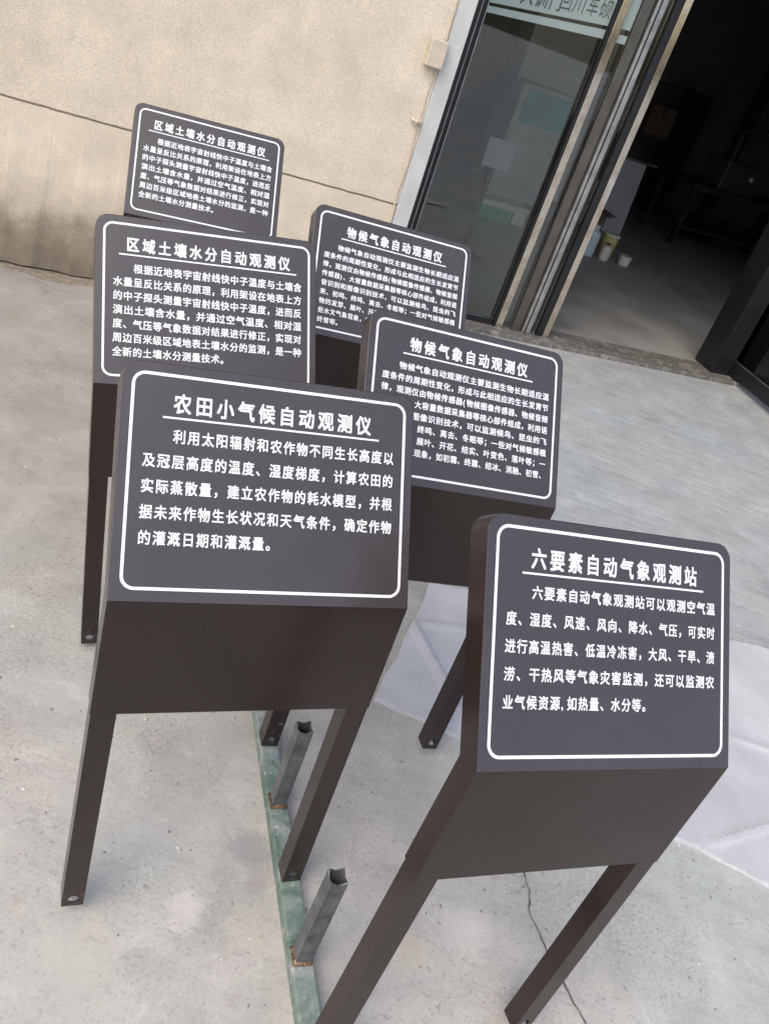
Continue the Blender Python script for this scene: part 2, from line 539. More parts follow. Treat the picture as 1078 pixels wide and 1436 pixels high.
bm = bmesh.new()
box(bm, 1.36, 5.2, 4.31, 4.555, -0.05, 0.026, 0.004)
tag(link("threshold", bm, M_stone, mw=MB), kind='structure')


def ragged_wall():
    """front wall: two plaster fields split by a recessed joint, ragged bottom edge"""
    bm = bmesh.new()
    x0, x1, top = -9.0, 1.349, 3.3

    def jz(x):
        return 0.692 - (x + 0.3) * 0.0175
    N = 260
    xs = [x0 + (x1 - x0) * i / N for i in range(N + 1)]
    rnd = random.Random(3)
    edge = []
    e = 0.0
    for x in xs:
        e = 0.8 * e + rnd.uniform(-0.006, 0.006)
        edge.append(max(0.001, 0.012 + e))
    jn = [rnd.uniform(-0.0015, 0.0015) for _ in xs]
    lower_front_b = [bm.verts.new((x, WD + rnd.uniform(-0.004, 0.002), edge[i])) for i, x in enumerate(xs)]
    lower_front_t = [bm.verts.new((x, WD, jz(x) - 0.006 + jn[i])) for i, x in enumerate(xs)]
    j_b = [bm.verts.new((x, WD + 0.016, jz(x) - 0.003 + jn[i])) for i, x in enumerate(xs)]
    j_t = [bm.verts.new((x, WD + 0.016, jz(x) + 0.003 + jn[i])) for i, x in enumerate(xs)]
    up_b = [bm.verts.new((x, WD - 0.002, jz(x) + 0.005 + jn[i])) for i, x in enumerate(xs)]
    up_t = [bm.verts.new((x, WD - 0.002, top)) for x in xs]
    foot = [bm.verts.new((x, WD + 0.03, edge[i] + 0.004)) for i, x in enumerate(xs)]
    foot2 = [bm.verts.new((x, WD + 0.03, -0.05)) for i, x in enumerate(xs)]
    rows = [foot2, foot, lower_front_b, lower_front_t, j_b, j_t, up_b, up_t]
    for A, B in zip(rows, rows[1:]):
        for i in range(N):
            bm.faces.new((A[i], A[i + 1], B[i + 1], B[i]))
    # end return at the door recess and the top
    back = [bm.verts.new((x1, DD + 0.2, z)) for z in (-0.05, top)]
    bm.faces.new([r[-1] for r in rows] + [back[1], back[0]])
    bl = bm.verts.new((x0, DD + 0.2, top))
    bm.faces.new([up_t[0]] + [bl, back[1], up_t[-1]])
    bmesh.ops.triangulate(bm, faces=[f for f in bm.faces if len(f.verts) > 4])
    return bm


bld = tag(empty("workshop_building", MB), "beige sprayed-plaster workshop building with a dark open room behind its glass door", "building")
link("front_wall", ragged_wall(), M_plast, bld)
bm = bmesh.new()
box(bm, 5.25, 11.0, WD, DD + 0.2, -0.05, 3.3)
link("front_wall", bm, M_plast, bld)
bm = bmesh.new()
box(bm, 1.352, 5.248, WD + 0.002, DD + 0.2, 2.45, 3.298)
link("lintel", bm, M_plast, bld)
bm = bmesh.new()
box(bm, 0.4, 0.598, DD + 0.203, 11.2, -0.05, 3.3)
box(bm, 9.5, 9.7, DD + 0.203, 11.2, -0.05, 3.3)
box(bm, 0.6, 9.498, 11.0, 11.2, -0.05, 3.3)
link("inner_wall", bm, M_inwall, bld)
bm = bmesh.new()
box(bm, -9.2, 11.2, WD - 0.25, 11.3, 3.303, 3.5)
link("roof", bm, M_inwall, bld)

# ------------------------------------------------------------------ glazed front
ent = tag(empty("glass_shopfront", MB), "dark framed glass shopfront with bronze edged uprights and a pale lettered band", "shopfront")
bm = bmesh.new()
box(bm, 1.351, 1.429, WD - 0.006, DD + 0.10, 0.0, 2.449, 0.004)
link("jamb", bm, M_jamb, ent)
bm = bmesh.new()
box(bm, 1.45, 1.622, DD - 0.02, DD + 0.06, 0.027, 2.44, 0.002)
box(bm, 1.6225, 1.652, DD - 0.008, DD + 0.05, 0.027, 2.44, 0.002)
box(bm, 1.6525, 2.294, DD - 0.012, DD + 0.05, 0.027, 0.058, 0.002)
box(bm, 1.6525, 4.08, DD - 0.012, DD + 0.05, 2.36, 2.44, 0.002)
link("frame", bm, M_frame, ent)
bm = bmesh.new()
box(bm, 1.6235, 1.628, DD - 0.013, DD - 0.0085, 0.06, 2.35, 0.001)
box(bm, 1.650, 1.6545, DD - 0.017, DD - 0.0125, 0.06, 2.35, 0.001)
link("frame_bead", bm, M_alu, ent)


def upright(x0, x1, mat, y0, y1, name, z0=0.027):
    bm = bmesh.new()
    box(bm, x0, x1, y0, y1, z0, 2.359, 0.0025)
    return link(name, bm, mat, ent)


upright(2.2945, 2.356, M_frame, DD - 0.03, DD + 0.05, "upright")
upright(2.308, 2.352, M_bronze, DD - 0.036, DD - 0.031, "bronze_strip")
upright(2.423, 2.482, M_brown, DD - 0.02, DD + 0.05, "upright")
upright(2.486, 2.504, M_alu, DD - 0.04, DD + 0.03, "metal_strip")
upright(2.512, 2.540, M_alu, DD - 0.04, DD + 0.03, "metal_strip")
upright(2.5045, 2.5115, M_frame, DD - 0.03, DD + 0.03, "upright")
upright(2.592, 2.676, M_frame, DD - 0.03, DD + 0.05, "upright")
upright(2.631, 2.672, M_bronze, DD - 0.037, DD - 0.031, "bronze_strip")
for x0, x1 in ((1.6545, 2.2940), (2.3565, 2.4225), (2.5405, 2.5915)):
    bm = bmesh.new()
    box(bm, x0, x1, DD, DD + 0.008, 0.06 if x0 < 2 else 0.03, 2.359)
    link("pane", bm, M_glass, ent)
bm = bmesh.new()
box(bm, 3.93, 4.078, 4.40, 4.60, 0.027, 2.359, 0.003)
link("frame", bm, M_frame, ent)

# pale film band on the glass, sagging a little to the left
bm = bmesh.new()


def band(x0, x1, za, zb, ha, hb):
    y0, y1 = DD - 0.0045, DD - 0.0015
    v = [bm.verts.new(p) for p in ((x0, y0, za), (x1, y0, zb), (x1, y0, zb + hb), (x0, y0, za + ha), (x0, y1, za), (x1, y1, zb), (x1, y1, zb + hb), (x0, y1, za + ha))]
    for f in ((0, 1, 2, 3), (4, 7, 6, 5), (0, 4, 5, 1), (3, 2, 6, 7), (0, 3, 7, 4), (1, 5, 6, 2)):
        bm.faces.new([v[i] for i in f])


band(1.658, 2.292, 1.520, 1.582, 0.028, 0.040)
band(1.658, 2.292, 1.562, 1.640, 0.255, 0.255)
band(2.358, 2.420, 1.585, 1.590, 0.038, 0.038)
band(2.358, 2.420, 1.648, 1.654, 0.255, 0.255)
film = link("film_band", bm, M_film, ent)

# open leaf of the door, swung out on the right
leaf = tag(empty("open_glass_door", MB), "dark framed glass door leaf swung wide open at the right of the doorway", "door")
lx0, lx1 = 4.088, 4.128
bm = bmesh.new()
box(bm, lx0, lx1, 4.555, 4.70, 0.036, 2.34, 0.003)
box(bm, lx0, lx1, 3.42, 3.50, 0.036, 2.34, 0.003)
box(bm, lx0, lx1, 3.5005, 4.5545, 0.036, 0.13, 0.003)
box(bm, lx0, lx1, 3.5005, 4.5545, 2.25, 2.34, 0.003)
link("leaf_frame", bm, M_frame, leaf)
bm = bmesh.new()
box(bm, lx0 - 0.002, lx0 + 0.002, 3.51, 4.552, 0.1305, 0.136)
box(bm, lx0 - 0.002, lx0 + 0.002, 4.547, 4.5535, 0.1365, 2.249)
link("frame_bead", bm, M_alu, leaf)
bm = bmesh.new()
box(bm, lx0 + 0.012, lx0 + 0.018, 3.501, 4.5465, 0.1365, 2.2495)
link("pane", bm, M_glass, leaf)
bm = bmesh.new()
box(bm, lx0 + 0.004, lx0 + 0.0115, 4.445, 4.515, 0.27, 0.41, 0.002)
link("sticker", bm, mat_plain("worn_grey_sticker", (0.20, 0.20, 0.18), 0.7, 0, 0.3, 50), leaf)
bm = bmesh.new()
box(bm, lx0 + 0.004, lx0 + 0.0115, 4.455, 4.515, 0.155, 0.225, 0.002)
link("sticker", bm, mat_plain("yellowed_sticker", (0.24, 0.20, 0.07), 0.7, 0, 0.35, 50), leaf)

# bits fixed to the wall edge beside the jamb
bm = bmesh.new()
box(bm, 1.272, 1.350, WD - 0.043, WD - 0.003, 1.262, 1.372, 0.006)
tag(link("cable_cover", bm, M_cover, mw=MB), "small beige cover box on the wall edge beside the pale jamb", "cover box")
bm = bmesh.new()
tube(bm, [(1.335, WD, 1.035), (1.33, WD - 0.02, 1.035), (1.315, WD - 0.028, 1.037), (1.302, WD - 0.022, 1.04), (1.298, WD - 0.01, 1.042), (1.306, WD - 0.004, 1.044)], 0.007, 8)
lathe(bm, [(0.017, 0.0), (0.017, 0.006), (0.009, 0.009)], 14, (0, 0, 0))
tag(link("wall_hook", bm, M_cover, mw=MB), "little painted metal hook on the plaster below the beige cover box", "hook")
hk = bpy.data.objects["wall_hook"]
for v in hk.data.vertices:      # stand the rosette against the wall
    if v.index >= 48:
        x, y, z = v.co
        v.co = (1.336 + x, WD - z, 1.036 + y)
bm = bmesh.new()
rc = random.Random(11)
pts = [(1.338 + rc.uniform(-0.004, 0.004), WD - 0.006, 2.2 - 0.1 * i) for i in range(9)] + [(1.342, WD - 0.008, 1.375)]
tube(bm, pts, 0.004, 6)
pts = [(1.335 + rc.uniform(-0.006, 0.004), WD - 0.006, 1.259 - 0.09 * i) for i in range(14)]
tube(bm, pts, 0.004, 6)
tag(link("thin_cable", bm, M_cover, mw=MB), "thin painted cable running down the plaster edge beside the jamb", "cable")

# ------------------------------------------------------------------ lettering
_glyphs = {}


def glyph(ch, off):
    key = (ch, off)
    if key not in _glyphs:
        c = bpy.data.curves.new("glyph_src", 'FONT')
        c.body = ch
        c.resolution_u = 3
        c.offset = off
        o = bpy.data.objects.new("glyph_src", c)
        COL.objects.link(o)
        bpy.context.view_layer.update()
        me = bpy.data.meshes.new_from_object(o.evaluated_get(bpy.context.evaluated_depsgraph_get()))
        _glyphs[key] = ([tuple(v.co) for v in me.vertices], [tuple(p.vertices) for p in me.polygons])
        bpy.data.objects.remove(o)
        bpy.data.curves.remove(c)
        bpy.data.meshes.remove(me)
    return _glyphs[key]


GB, GT = -0.079, 0.849          # vertical extent of a CJK glyph in font units


def put_char(V, F, ch, u, v, cw, chh, off, place, gw=0.96):
    """one full-width cell: left edge u, bottom v, cell width cw, drawn height chh"""
    if ch == '\u3000':
        return
    vs, fs = glyph(ch, 0.0)
    sx = cw * gw
    sy = chh / (GT - GB)
    for i, (ox, oy) in enumerate(((-off, -off), (off, off), (-off, off), (off, -off)) if off else ((0, 0),)):
        base = len(V)
        for x, y, z in vs:
            V.append(place(u + (x + ox) * sx + 0.5 * (1 - gw) * cw, v + (y + oy - GB) * sy, i * 0.00006))
        F.extend(tuple(k + base for k in f) for f in fs)


# ------------------------------------------------------------------ the six signs
W, HP, T, HS, L, A, FM, E_, HZ, MV = 0.45, 0.3368, 0.0424, 0.2235, 0.4979, 0.0378, 0.0166, 0.0015, 0.0203, 0.0178
TILT = 0.68829
UPV = Vector((0, math.sin(TILT), math.cos(TILT)))
NV = Vector((0, -math.cos(TILT), math.sin(TILT)))
PB = Vector((0, 0, L + HS))
RC = 0.026


def pan(u, v, d=0.0):
    return PB + Vector((u, 0, 0)) + UPV * v - NV * d


def rrect(x0, x1, y0, y1, r_top, r_bot, n=10):
    pts = []
    for cx, cy, r, a0 in ((x1 - r_bot, y0 + r_bot, r_bot, -90), (x1 - r_top, y1 - r_top, r_top, 0), (x0 + r_top, y1 - r_top, r_top, 90), (x0 + r_bot, y0 + r_bot, r_bot, 180)):
        if r < 1e-6:
            pts.append((cx, cy))
            continue
        for k in range(n + 1):
            a = R(a0 + 90.0 * k / n)
            pts.append((cx + r * math.cos(a), cy + r * math.sin(a)))
    return pts


def panel_bm():
    bm = bmesh.new()
    w = W / 2
    b = 0.0012
    loops = []
    for ins, d in ((b, 0.0), (b * 0.3, b * 0.3), (0.0, b), (0.0, T - b), (b, T)):
        pts = rrect(-w + ins, w - ins, 0.0, HP - ins, RC - ins, 0.0)
        lp = []
        for u, v in pts:
            vv = v
            if v < 1e-6:
                vv = max(d, 0.0) * math.tan(TILT / 2)
            lp.append(bm.verts.new(pan(u, vv, d)))
        loops.append(lp)
    n = len(loops[0])
    for A_, B_ in zip(loops, loops[1:]):
        for k in range(n):
            if k == n - 1:
                continue            # the mitre against the skirt stays open
            bm.faces.new((A_[k], B_[k], B_[(k + 1) % n], A_[(k + 1) % n]))
    for f in bm.faces:
        f.material_index = 1
    bm.faces.new(loops[0])
    bm.faces.new(loops[-1][::-1]).material_index = 1
    bmesh.ops.recalc_face_normals(bm, faces=bm.faces[:])
    return bm


def skirt_bm():
    """front, sides and back of the folded skirt, hollow below"""
    bm = bmesh.new()
    w = W / 2
    b = 0.0010
    zt_b = L + HS - T * math.tan(TILT / 2)
    prof = [(-w, T - b), (-w, b), (-w + b * 0.3, b * 0.3), (-w + b, 0.0), (w - b, 0.0), (w - b * 0.3, b * 0.3), (w, b), (w, T - b), (w - b, T), (-w + b, T)]

    def zt(y):
        return L + HS - y * math.tan(TILT / 2)
    top = [bm.verts.new((x, y, zt(y))) for x, y in prof]
    bot = [bm.verts.new((x, y, L)) for x, y in prof]
    n = len(prof)
    for k in range(n):
        bm.faces.new((bot[k], bot[(k + 1) % n], top[(k + 1) % n], top[k]))
    # underside lip and inside lining
    t = 0.0012
    pin = [(-w + t, t), (w - t, t), (w - t, T - t), (-w + t, T - t)]
    inn = [bm.verts.new((x, y, L)) for x, y in pin]
    inn2 = [bm.verts.new((x, y, L + 0.06)) for x, y in pin]
    for k in range(4):
        bm.faces.new((inn[k], inn2[k], inn2[(k + 1) % 4], inn[(k + 1) % 4]))
    bm.faces.new(inn2)
    lip = [(bot[3], bot[4], inn[1], inn[0]), (bot[7], bot[8], inn[2]), (bot[8], bot[9], inn[3], inn[2]), (bot[4], bot[5], bot[6], bot[7], inn[2], inn[1]), (bot[9], bot[0], inn[3]), (bot[0], bot[1], bot[2], bot[3], inn[0], inn[3])]
    for f in lip:
        try:
            bm.faces.new(f)
        except ValueError:
            pass
    bmesh.ops.recalc_face_normals(bm, faces=bm.faces[:])
    return bm


def leg_bm(cx, zb):
    """square tube with a bolt hole through front and back, open at the foot"""
    bm = bmesh.new()
    h = A / 2
    y0, y1 = E_, E_ + A
    r = 0.0088
    top = L + 0.05
    hz = zb + HZ
    zb2, zt2 = zb, hz + (hz - zb)
    N = 24
    rings = {}
    for y, tagn in ((y0, 'f'),):
        circ = [bm.verts.new((cx + r * math.cos(2 * math.pi * (k + 0.5) / N), y, hz + r * math.sin(2 * math.pi * (k + 0.5) / N))) for k in range(N)]
        sq = []
        hh = hz - zb
        for k in range(N):
            a = 2 * math.pi * (k + 0.5) / N
            c, s = math.cos(a), math.sin(a)
            m = max(abs(c) / h, abs(s) / hh)
            sq.append([c / m, s / m])
        # snap nearest samples to the corners
        for sx_ in (1, -1):
            for sz_ in (1, -1):
                i = min(range(N), key=lambda q: (sq[q][0] - sx_ * h) ** 2 + (sq[q][1] - sz_ * hh) ** 2)
                sq[i] = [sx_ * h, sz_ * hh]
        sqv = [bm.verts.new((cx + p[0], y, hz + p[1])) for p in sq]
        for k in range(N):
            f = (circ[k], circ[(k + 1) % N], sqv[(k + 1) % N], sqv[k])
            bm.faces.new(f if tagn == 'b' else f[::-1])
        rings[tagn] = circ
    # thickness of the hole rim on the front wall
    cin = [bm.verts.new((v.co.x, y0 + 0.0015, v.co.z)) for v in rings['f']]
    for k in range(N):
        bm.faces.new((rings['f'][k], rings['f'][(k + 1) % N], cin[(k + 1) % N], cin[k]))
    # upper shaft
    lo = [bm.verts.new((cx + x, y, zt2)) for x, y in ((-h, y0), (h, y0), (h, y1), (-h, y1))]
    hi = [bm.verts.new((cx + x, y, top)) for x, y in ((-h, y0), (h, y0), (h, y1), (-h, y1))]
    for k in range(4):
        bm.faces.new((lo[k], lo[(k + 1) % 4], hi[(k + 1) % 4], hi[k]))
    # sides of the foot
    for sx_ in (-h, h):
        q = [bm.verts.new((cx + sx_, y, z)) for y, z in ((y0, zb2), (y1, zb2), (y1, zt2), (y0, zt2))]
        bm.faces.new(q)
    # inner walls at the foot so the open tube shows its gauge
    t = 0.0016
    i0 = [bm.verts.new((cx + x, y, zb2)) for x, y in ((-h + t, y0 + t), (h - t, y0 + t), (h - t, y1 - t), (-h + t, y1 - t))]
    i1 = [bm.verts.new((v.co.x, v.co.y, zb2 + 0.006)) for v in i0]
    o0 = [bm.verts.new((cx + x, y, zb2)) for x, y in ((-h, y0), (h, y0), (h, y1), (-h, y1))]
    for k in range(4):
        bm.faces.new((i0[k], i0[(k + 1) % 4], i1[(k + 1) % 4], i1[k]))
        bm.faces.new((o0[k], o0[(k + 1) % 4], i0[(k + 1) % 4], i0[k]))
    return bm


def border_bm():
    bm = bmesh.new()
    w = W / 2
    lw = 0.0022
    rings = []
    for s, d in ((lw, -0.0002), (lw, -0.0005), (-lw, -0.0005), (-lw, -0.0002)):
        pts = rrect(-w + FM - s, w - FM + s, MV - s, HP - FM + s, 0.017 + s, 0.017 + s)
        rings.append([bm.verts.new(pan(u, v, d)) for u, v in pts])
    n = len(rings[0])
    for A_, B_ in zip(rings, rings[1:]):
        for k in range(n):
            bm.faces.new((A_[k], A_[(k + 1) % n], B_[(k + 1) % n], B_[k]))
    bmesh.ops.recalc_face_normals(bm, faces=bm.faces[:])
    return bm


def underline_bm(hw):
    bm = bmesh.new()
    q = [bm.verts.new(pan(u, v, -0.0005)) for u, v in ((-hw, 0.2582), (hw, 0.2582), (hw, 0.2610), (-hw, 0.2610))]
    bm.faces.new(q)
    return bm


def text_mesh(title, t_half, lines, cols, pitch, ch_h, first_b, t_off, b_off):
    V, F = [], []

    def place(u, v, lift=0.0):
        return tuple(pan(u, v, -0.0006 - lift))
    n = len(title)
    cw = (2 * t_half) / n
    for i, ch in enumerate(title):
        put_char(V, F, ch, -t_half + i * cw, 0.2668, cw * 0.99, 0.0280, t_off, place, 0.84)
    x0, x1 = -0.1915, 0.1930
    cell = (x1 - x0) / cols
    for r_, ln in enumerate(lines):
        vb = first_b - pitch * r_
        full = r_ < len(lines) - 1
        m = sum(0.5 if c in ',()' else 1.0 for c in ln)
        cwid = (x1 - x0) / m if full else cell
        u = x0
        for ch in ln:
            if ch in ',()':
                put_char(V, F, ch, u, vb, cwid, ch_h, b_off, place, 0.90 if pitch > 0.03 else 0.95)
                u += cwid * 0.5
            else:
                put_char(V, F, ch, u, vb, cwid, ch_h, b_off, place, 0.90 if pitch > 0.03 else 0.95)
                u += cwid
    me = bpy.data.meshes.new("lettering")
    me.from_pydata(V, [], F)
    me.materials.append(M_white)
    me.update()
    return me


SP = '\u3000\u3000'
TXT = {
    'field': ('农田小气候自动观测仪', 0.1545, [SP + '利用太阳辐射和农作物不同生长高度以', '及冠层高度的温度、湿度梯度，计算农田的', '实际蒸散量，建立农作物的耗水模型，并根', '据未来作物生长状况和天气条件，确定作物', '的灌溉日期和灌溉量。'], 19, 0.0363, 0.0195, 0.2238),
    'soil': ('区域土壤水分自动观测仪', 0.1695, [SP + '根据近地表宇宙射线快中子温度与土壤含', '水量呈反比关系的原理，利用架设在地表上方', '的中子探头测量宇宙射线快中子温度，进而反', '演出土壤含水量，并通过空气温度、相对湿', '度、气压等气象数据对结果进行修正，实现对', '周边百米级区域地表土壤水分的监测，是一种', '全新的土壤水分测量技术。'], 20, 0.0279, 0.0182, 0.2238),
    'six': ('六要素自动气象观测站', 0.1560, [SP + '六要素自动气象观测站可以观测空气温', '度、湿度、风速、风向、降水、气压，可实时', '进行高温热害、低温冷冻害，大风、干旱、渍', '涝、干热风等气象灾害监测，还可以监测农', '业气候资源,如热量、水分等。'], 20, 0.0365, 0.0180, 0.2255),
    'pheno': ('物候气象自动观测仪', 0.1390, [SP + '物候气象自动观测仪主要监测生物长期适应温', '度条件的周期性变化，形成与此相适应的生长发育节', '律，观测仪由物候传感器(物候图像传感器、物候音频', '传感器)、大容量数据采集器等核心部件组成，利用语', '音识别和图像识别技术，可以监测候鸟、昆虫的飞', '来、初鸣、终鸣、离去、冬眠等；一些对气候敏感植', '物的发芽、展叶、开花、结实、叶变色、落叶等；一', '些水文气象现象，如初霜、终霜、结冰、消融、初雪、', '终雪等。'], 23, 0.0242, 0.0150, 0.2262),
}
POSE = {
    'A': ([[0.88276, -0.46956, -0.01554, -0.10129], [0.46972, 0.88277, 0.00883, 0.95925], [0.00957, -0.01509, 0.99984, 0.03101]], 'field', 1,
          "brown farmland microclimate sign with large five-line text, in front on the green rail"),
    'C': ([[0.87766, -0.47647, -0.05184, -0.38258], [0.47386, 0.87887, -0.05527, 1.58145], [0.0719, 0.02394, 0.99712, 0.03099]], 'soil', 1,
          "brown soil moisture sign standing directly behind the farmland microclimate sign"),
    'E': ([[0.90649, -0.42222, 0.00363, -0.80554], [0.42216, 0.90613, -0.02661, 2.50714], [0.00795, 0.02565, 0.99964, 0.0367]], 'soil', 1,
          "brown soil moisture sign farthest back, standing close to the plaster wall"),
    'F': ([[0.87689, -0.47965, 0.03167, 0.39814], [0.47699, 0.8764, 0.06631, 0.84562], [-0.05956, -0.04304, 0.9973, 0.02871]], 'six', -1,
          "brown sign for the six-element weather station, narrow lettering, above the cracked concrete"),
    'D': ([[0.90286, -0.42979, 0.01153, 0.12223], [0.42835, 0.9015, 0.06176, 1.44774], [-0.03694, -0.05082, 0.99802, 0.03432]], 'pheno', -1,
          "brown phenology sign with dense small text, directly behind the six-element weather station sign"),
    'B': ([[0.90603, -0.42217, 0.02981, -0.16671], [0.42214, 0.9065, 0.00749, 2.0875], [-0.03018, 0.00579, 0.99953, 0.03202]], 'pheno', -1,
          "brown phenology sign with dense small text, the farther one nearest the glass shopfront"),
}
RAIL_TOP = 0.034
panel_me = skirt_me = border_me = None
text_me, under_me = {}, {}
feet = {}
for k, (mw, tx, side, label) in POSE.items():
    M = Matrix([list(r) for r in mw] + [[0, 0, 0, 1]])
    root = tag(empty("information_sign", M), label, "sign", "brown information signs on the rail")
    if panel_me is None:
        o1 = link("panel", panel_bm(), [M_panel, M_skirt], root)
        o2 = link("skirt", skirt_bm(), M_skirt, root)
        o3 = link("border_line", border_bm(), M_white, root)
        panel_me, skirt_me, border_me = o1.data, o2.data, o3.data
    else:
        for nm, me in (("panel", panel_me), ("skirt", skirt_me), ("border_line", border_me)):
            o = bpy.data.objects.new(nm, me)
            COL.objects.link(o)
            o.parent = root
    t = TXT[tx]
    if tx not in text_me:
        text_me[tx] = text_mesh(t[0], t[1], t[2], t[3], t[4], t[5], t[6], 0.024, 0.019)
        o = link("title_rule", underline_bm(t[1] + 0.011), M_white, root)
        under_me[tx] = o.data
    else:
        o = bpy.data.objects.new("title_rule", under_me[tx])
        COL.objects.link(o)
        o.parent = root
    o = bpy.data.objects.new("lettering", text_me[tx])
    COL.objects.link(o)
    o.parent = root
    for s in (-1, 1):
        cx = s * (W / 2 - E_ - A / 2)
        zb = 0.0
        c = M @ Vector((cx, E_ + A / 2, 0))
        if s == side:
            zb = (RAIL_TOP + 0.001 - c.z) / M[2][2]
            feet[k] = M @ Vector((cx, E_ + A / 2, zb))
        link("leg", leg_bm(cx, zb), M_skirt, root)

# ------------------------------------------------------------------ the green rail with its upright posts
order = ['F', 'A', 'D', 'C', 'B', 'E']
P = [Vector((feet[k].x, feet[k].y, 0)) for k in order]
ctr = sum(P, Vector()) / len(P)
dirv = (P[4] - P[0]).normalized()
sidev = Vector((-dirv.y, dirv.x, 0))
MR = Matrix(((sidev.x, dirv.x, 0, ctr.x), (sidev.y, dirv.y, 0, ctr.y), (0, 0, 1, 0), (0, 0, 0, 1)))
MRi = MR.inverted()
rack = tag(empty("post_rail", MR), "worn green steel rail lying on the concrete with upright square posts", "rail")
y0 = (MRi @ P[0]).y - 0.55
y1 = (MRi @ P[5]).y + 0.25
bm = bmesh.new()
box(bm, -0.021, 0.021, y0, y1, 0.0005, RAIL_TOP, 0.003)
link("rail", bm, M_rail, rack)


def post_bm(h, p, notch):
    bm = bmesh.new()
    a, t = 0.0152, 0.0020
    out = [(-a, -a), (a, -a), (a, a), (-a, a)]
    inn = [(-a + t, -a + t), (a - t, -a + t), (a - t, a - t), (-a + t, a - t)]
    ang = -math.atan2(dirv.x, dirv.y) * 0 + R(3)
    def ring(pts, zs):
        vs = []
        for i in range(4):
            x, y = pts[i]
            x2, y2 = pts[(i + 1) % 4]
            vs.append(bm.verts.new((p.x + x, p.y + y, zs[0])))
            vs.append(bm.verts.new((p.x + (x + x2) / 2, p.y + (y + y2) / 2, zs[1])))
        return vs
    b0 = ring(out, (RAIL_TOP + 0.0005,) * 2)
    t0 = ring(out, (h, h - notch))
    t1 = ring(inn, (h, h - notch))
    d1 = ring(inn, (RAIL_TOP + 0.01,) * 2)
    for A_, B_ in ((b0, t0), (t0, t1), (t1, d1)):
        for k in range(8):
            bm.faces.new((A_[k], A_[(k + 1) % 8], B_[(k + 1) % 8], B_[k]))
    bm.faces.new(d1[::-1])
    bmesh.ops.recalc_face_normals(bm, faces=bm.faces[:])
    return bm


def weld_bm(p, rnd):
    """lumpy rusted weld collar round the foot of a post"""
    bm = bmesh.new()
    N = 40
    rings = []
    for r_, z in ((0.0202, RAIL_TOP + 0.0004), (0.0200, RAIL_TOP + 0.003), (0.0175, RAIL_TOP + 0.0075), (0.0150, RAIL_TOP + 0.013)):
        ring = []
        for k in range(N):
            a = 2 * math.pi * k / N
            c, s = math.cos(a), math.sin(a)
            sq = r_ / max(abs(c), abs(s)) * 0.94
            j = rnd.uniform(-0.0026, 0.0016)
            ring.append(bm.verts.new((p.x + (sq + j) * c, p.y + (sq + j) * s, z + rnd.uniform(-0.001, 0.002) * (z > RAIL_TOP + 0.001))))
        rings.append(ring)
    for A_, B_ in zip(rings, rings[1:]):
        for k in range(N):
            bm.faces.new((A_[k], A_[(k + 1) % N], B_[(k + 1) % N], B_[k]))
    bmesh.ops.recalc_face_normals(bm, faces=bm.faces[:])
    return bm


rw = random.Random(5)
bare = [(P[0] + P[1]) / 2, (P[1] + P[2]) / 2, (P[2] + P[3]) / 2]
for i, p in enumerate(bare):
    q = MRi @ p
    po = link("post", post_bm(0.290 if i != 1 else 0.275, q, 0.006), M_post, rack)
    link("weld", weld_bm(q, rw), M_rust, po, smooth=True)
for i in (1, 2):
    q = MRi @ P[i]
    link("post", post_bm(0.11, q, 0.004), M_post, rack)

# ------------------------------------------------------------------ white sheet on the ground
def sheet(name, poly, z0, seed, th=0.006, amp=0.006, res=0.02, folds=()):
    """poly: ground outline (convex-ish); gridded, cut by the outline, with soft folds"""
    bm = bmesh.new()
    vs = [bm.verts.new((x, y, 0)) for x, y in poly]
    bm.faces.new(vs)
    xs = [p[0] for p in poly]
    ys = [p[1] for p in poly]
    for axis, lo, hi in ((0, min(xs), max(xs)), (1, min(ys), max(ys))):
        k = lo + res
        while k < hi:
            co = (k, 0, 0) if axis == 0 else (0, k, 0)
            no = (1, 0, 0) if axis == 0 else (0, 1, 0)
            bmesh.ops.bisect_plane(bm, geom=bm.verts[:] + bm.edges[:] + bm.faces[:], plane_co=co, plane_no=no)
            k += res
    rnd = random.Random(seed)
    ph = [(rnd.uniform(2, 9), rnd.uniform(2, 9), rnd.uniform(0, 6.28), rnd.uniform(0.3, 1)) for _ in range(7)]
    for v in bm.verts:
        x, y = v.co.x, v.co.y
        z = sum(a * math.sin(fx * x + fy * y + p) for fx, fy, p, a in ph) / 4.0
        z = amp * (0.5 + 0.5 * z)
        for (ax, ay, bx, by, w, hgt) in folds:
            d = Vector((bx - ax, by - ay, 0))
            ln = d.length
            d /= ln
            r_ = Vector((x - ax, y - ay, 0))
            along = r_.dot(d)
            off = r_.x * -d.y + r_.y * d.x
            if -0.05 < along < ln + 0.05:
                z += hgt * math.exp(-(off / w) ** 2) * min(1, max(0, (along + 0.05) / 0.1)) * min(1, max(0, (ln + 0.05 - along) / 0.1))
        v.co.z = z0 + th + max(0, z)
    border = [e for e in bm.edges if e.is_boundary]
    ext = bmesh.ops.extrude_edge_only(bm, edges=border)
    for v in [g_ for g_ in ext['geom'] if isinstance(g_, bmesh.types.BMVert)]:
        v.co.z = z0 + 0.0005
    return link(name, bm, M_fabric, smooth=False)


rj = random.Random(21)


def jag(a, b, n, amt):
    return [(a[0] + (b[0] - a[0]) * i / n + rj.uniform(-amt, amt), a[1] + (b[1] - a[1]) * i / n + rj.uniform(-amt, amt)) for i in range(n)]


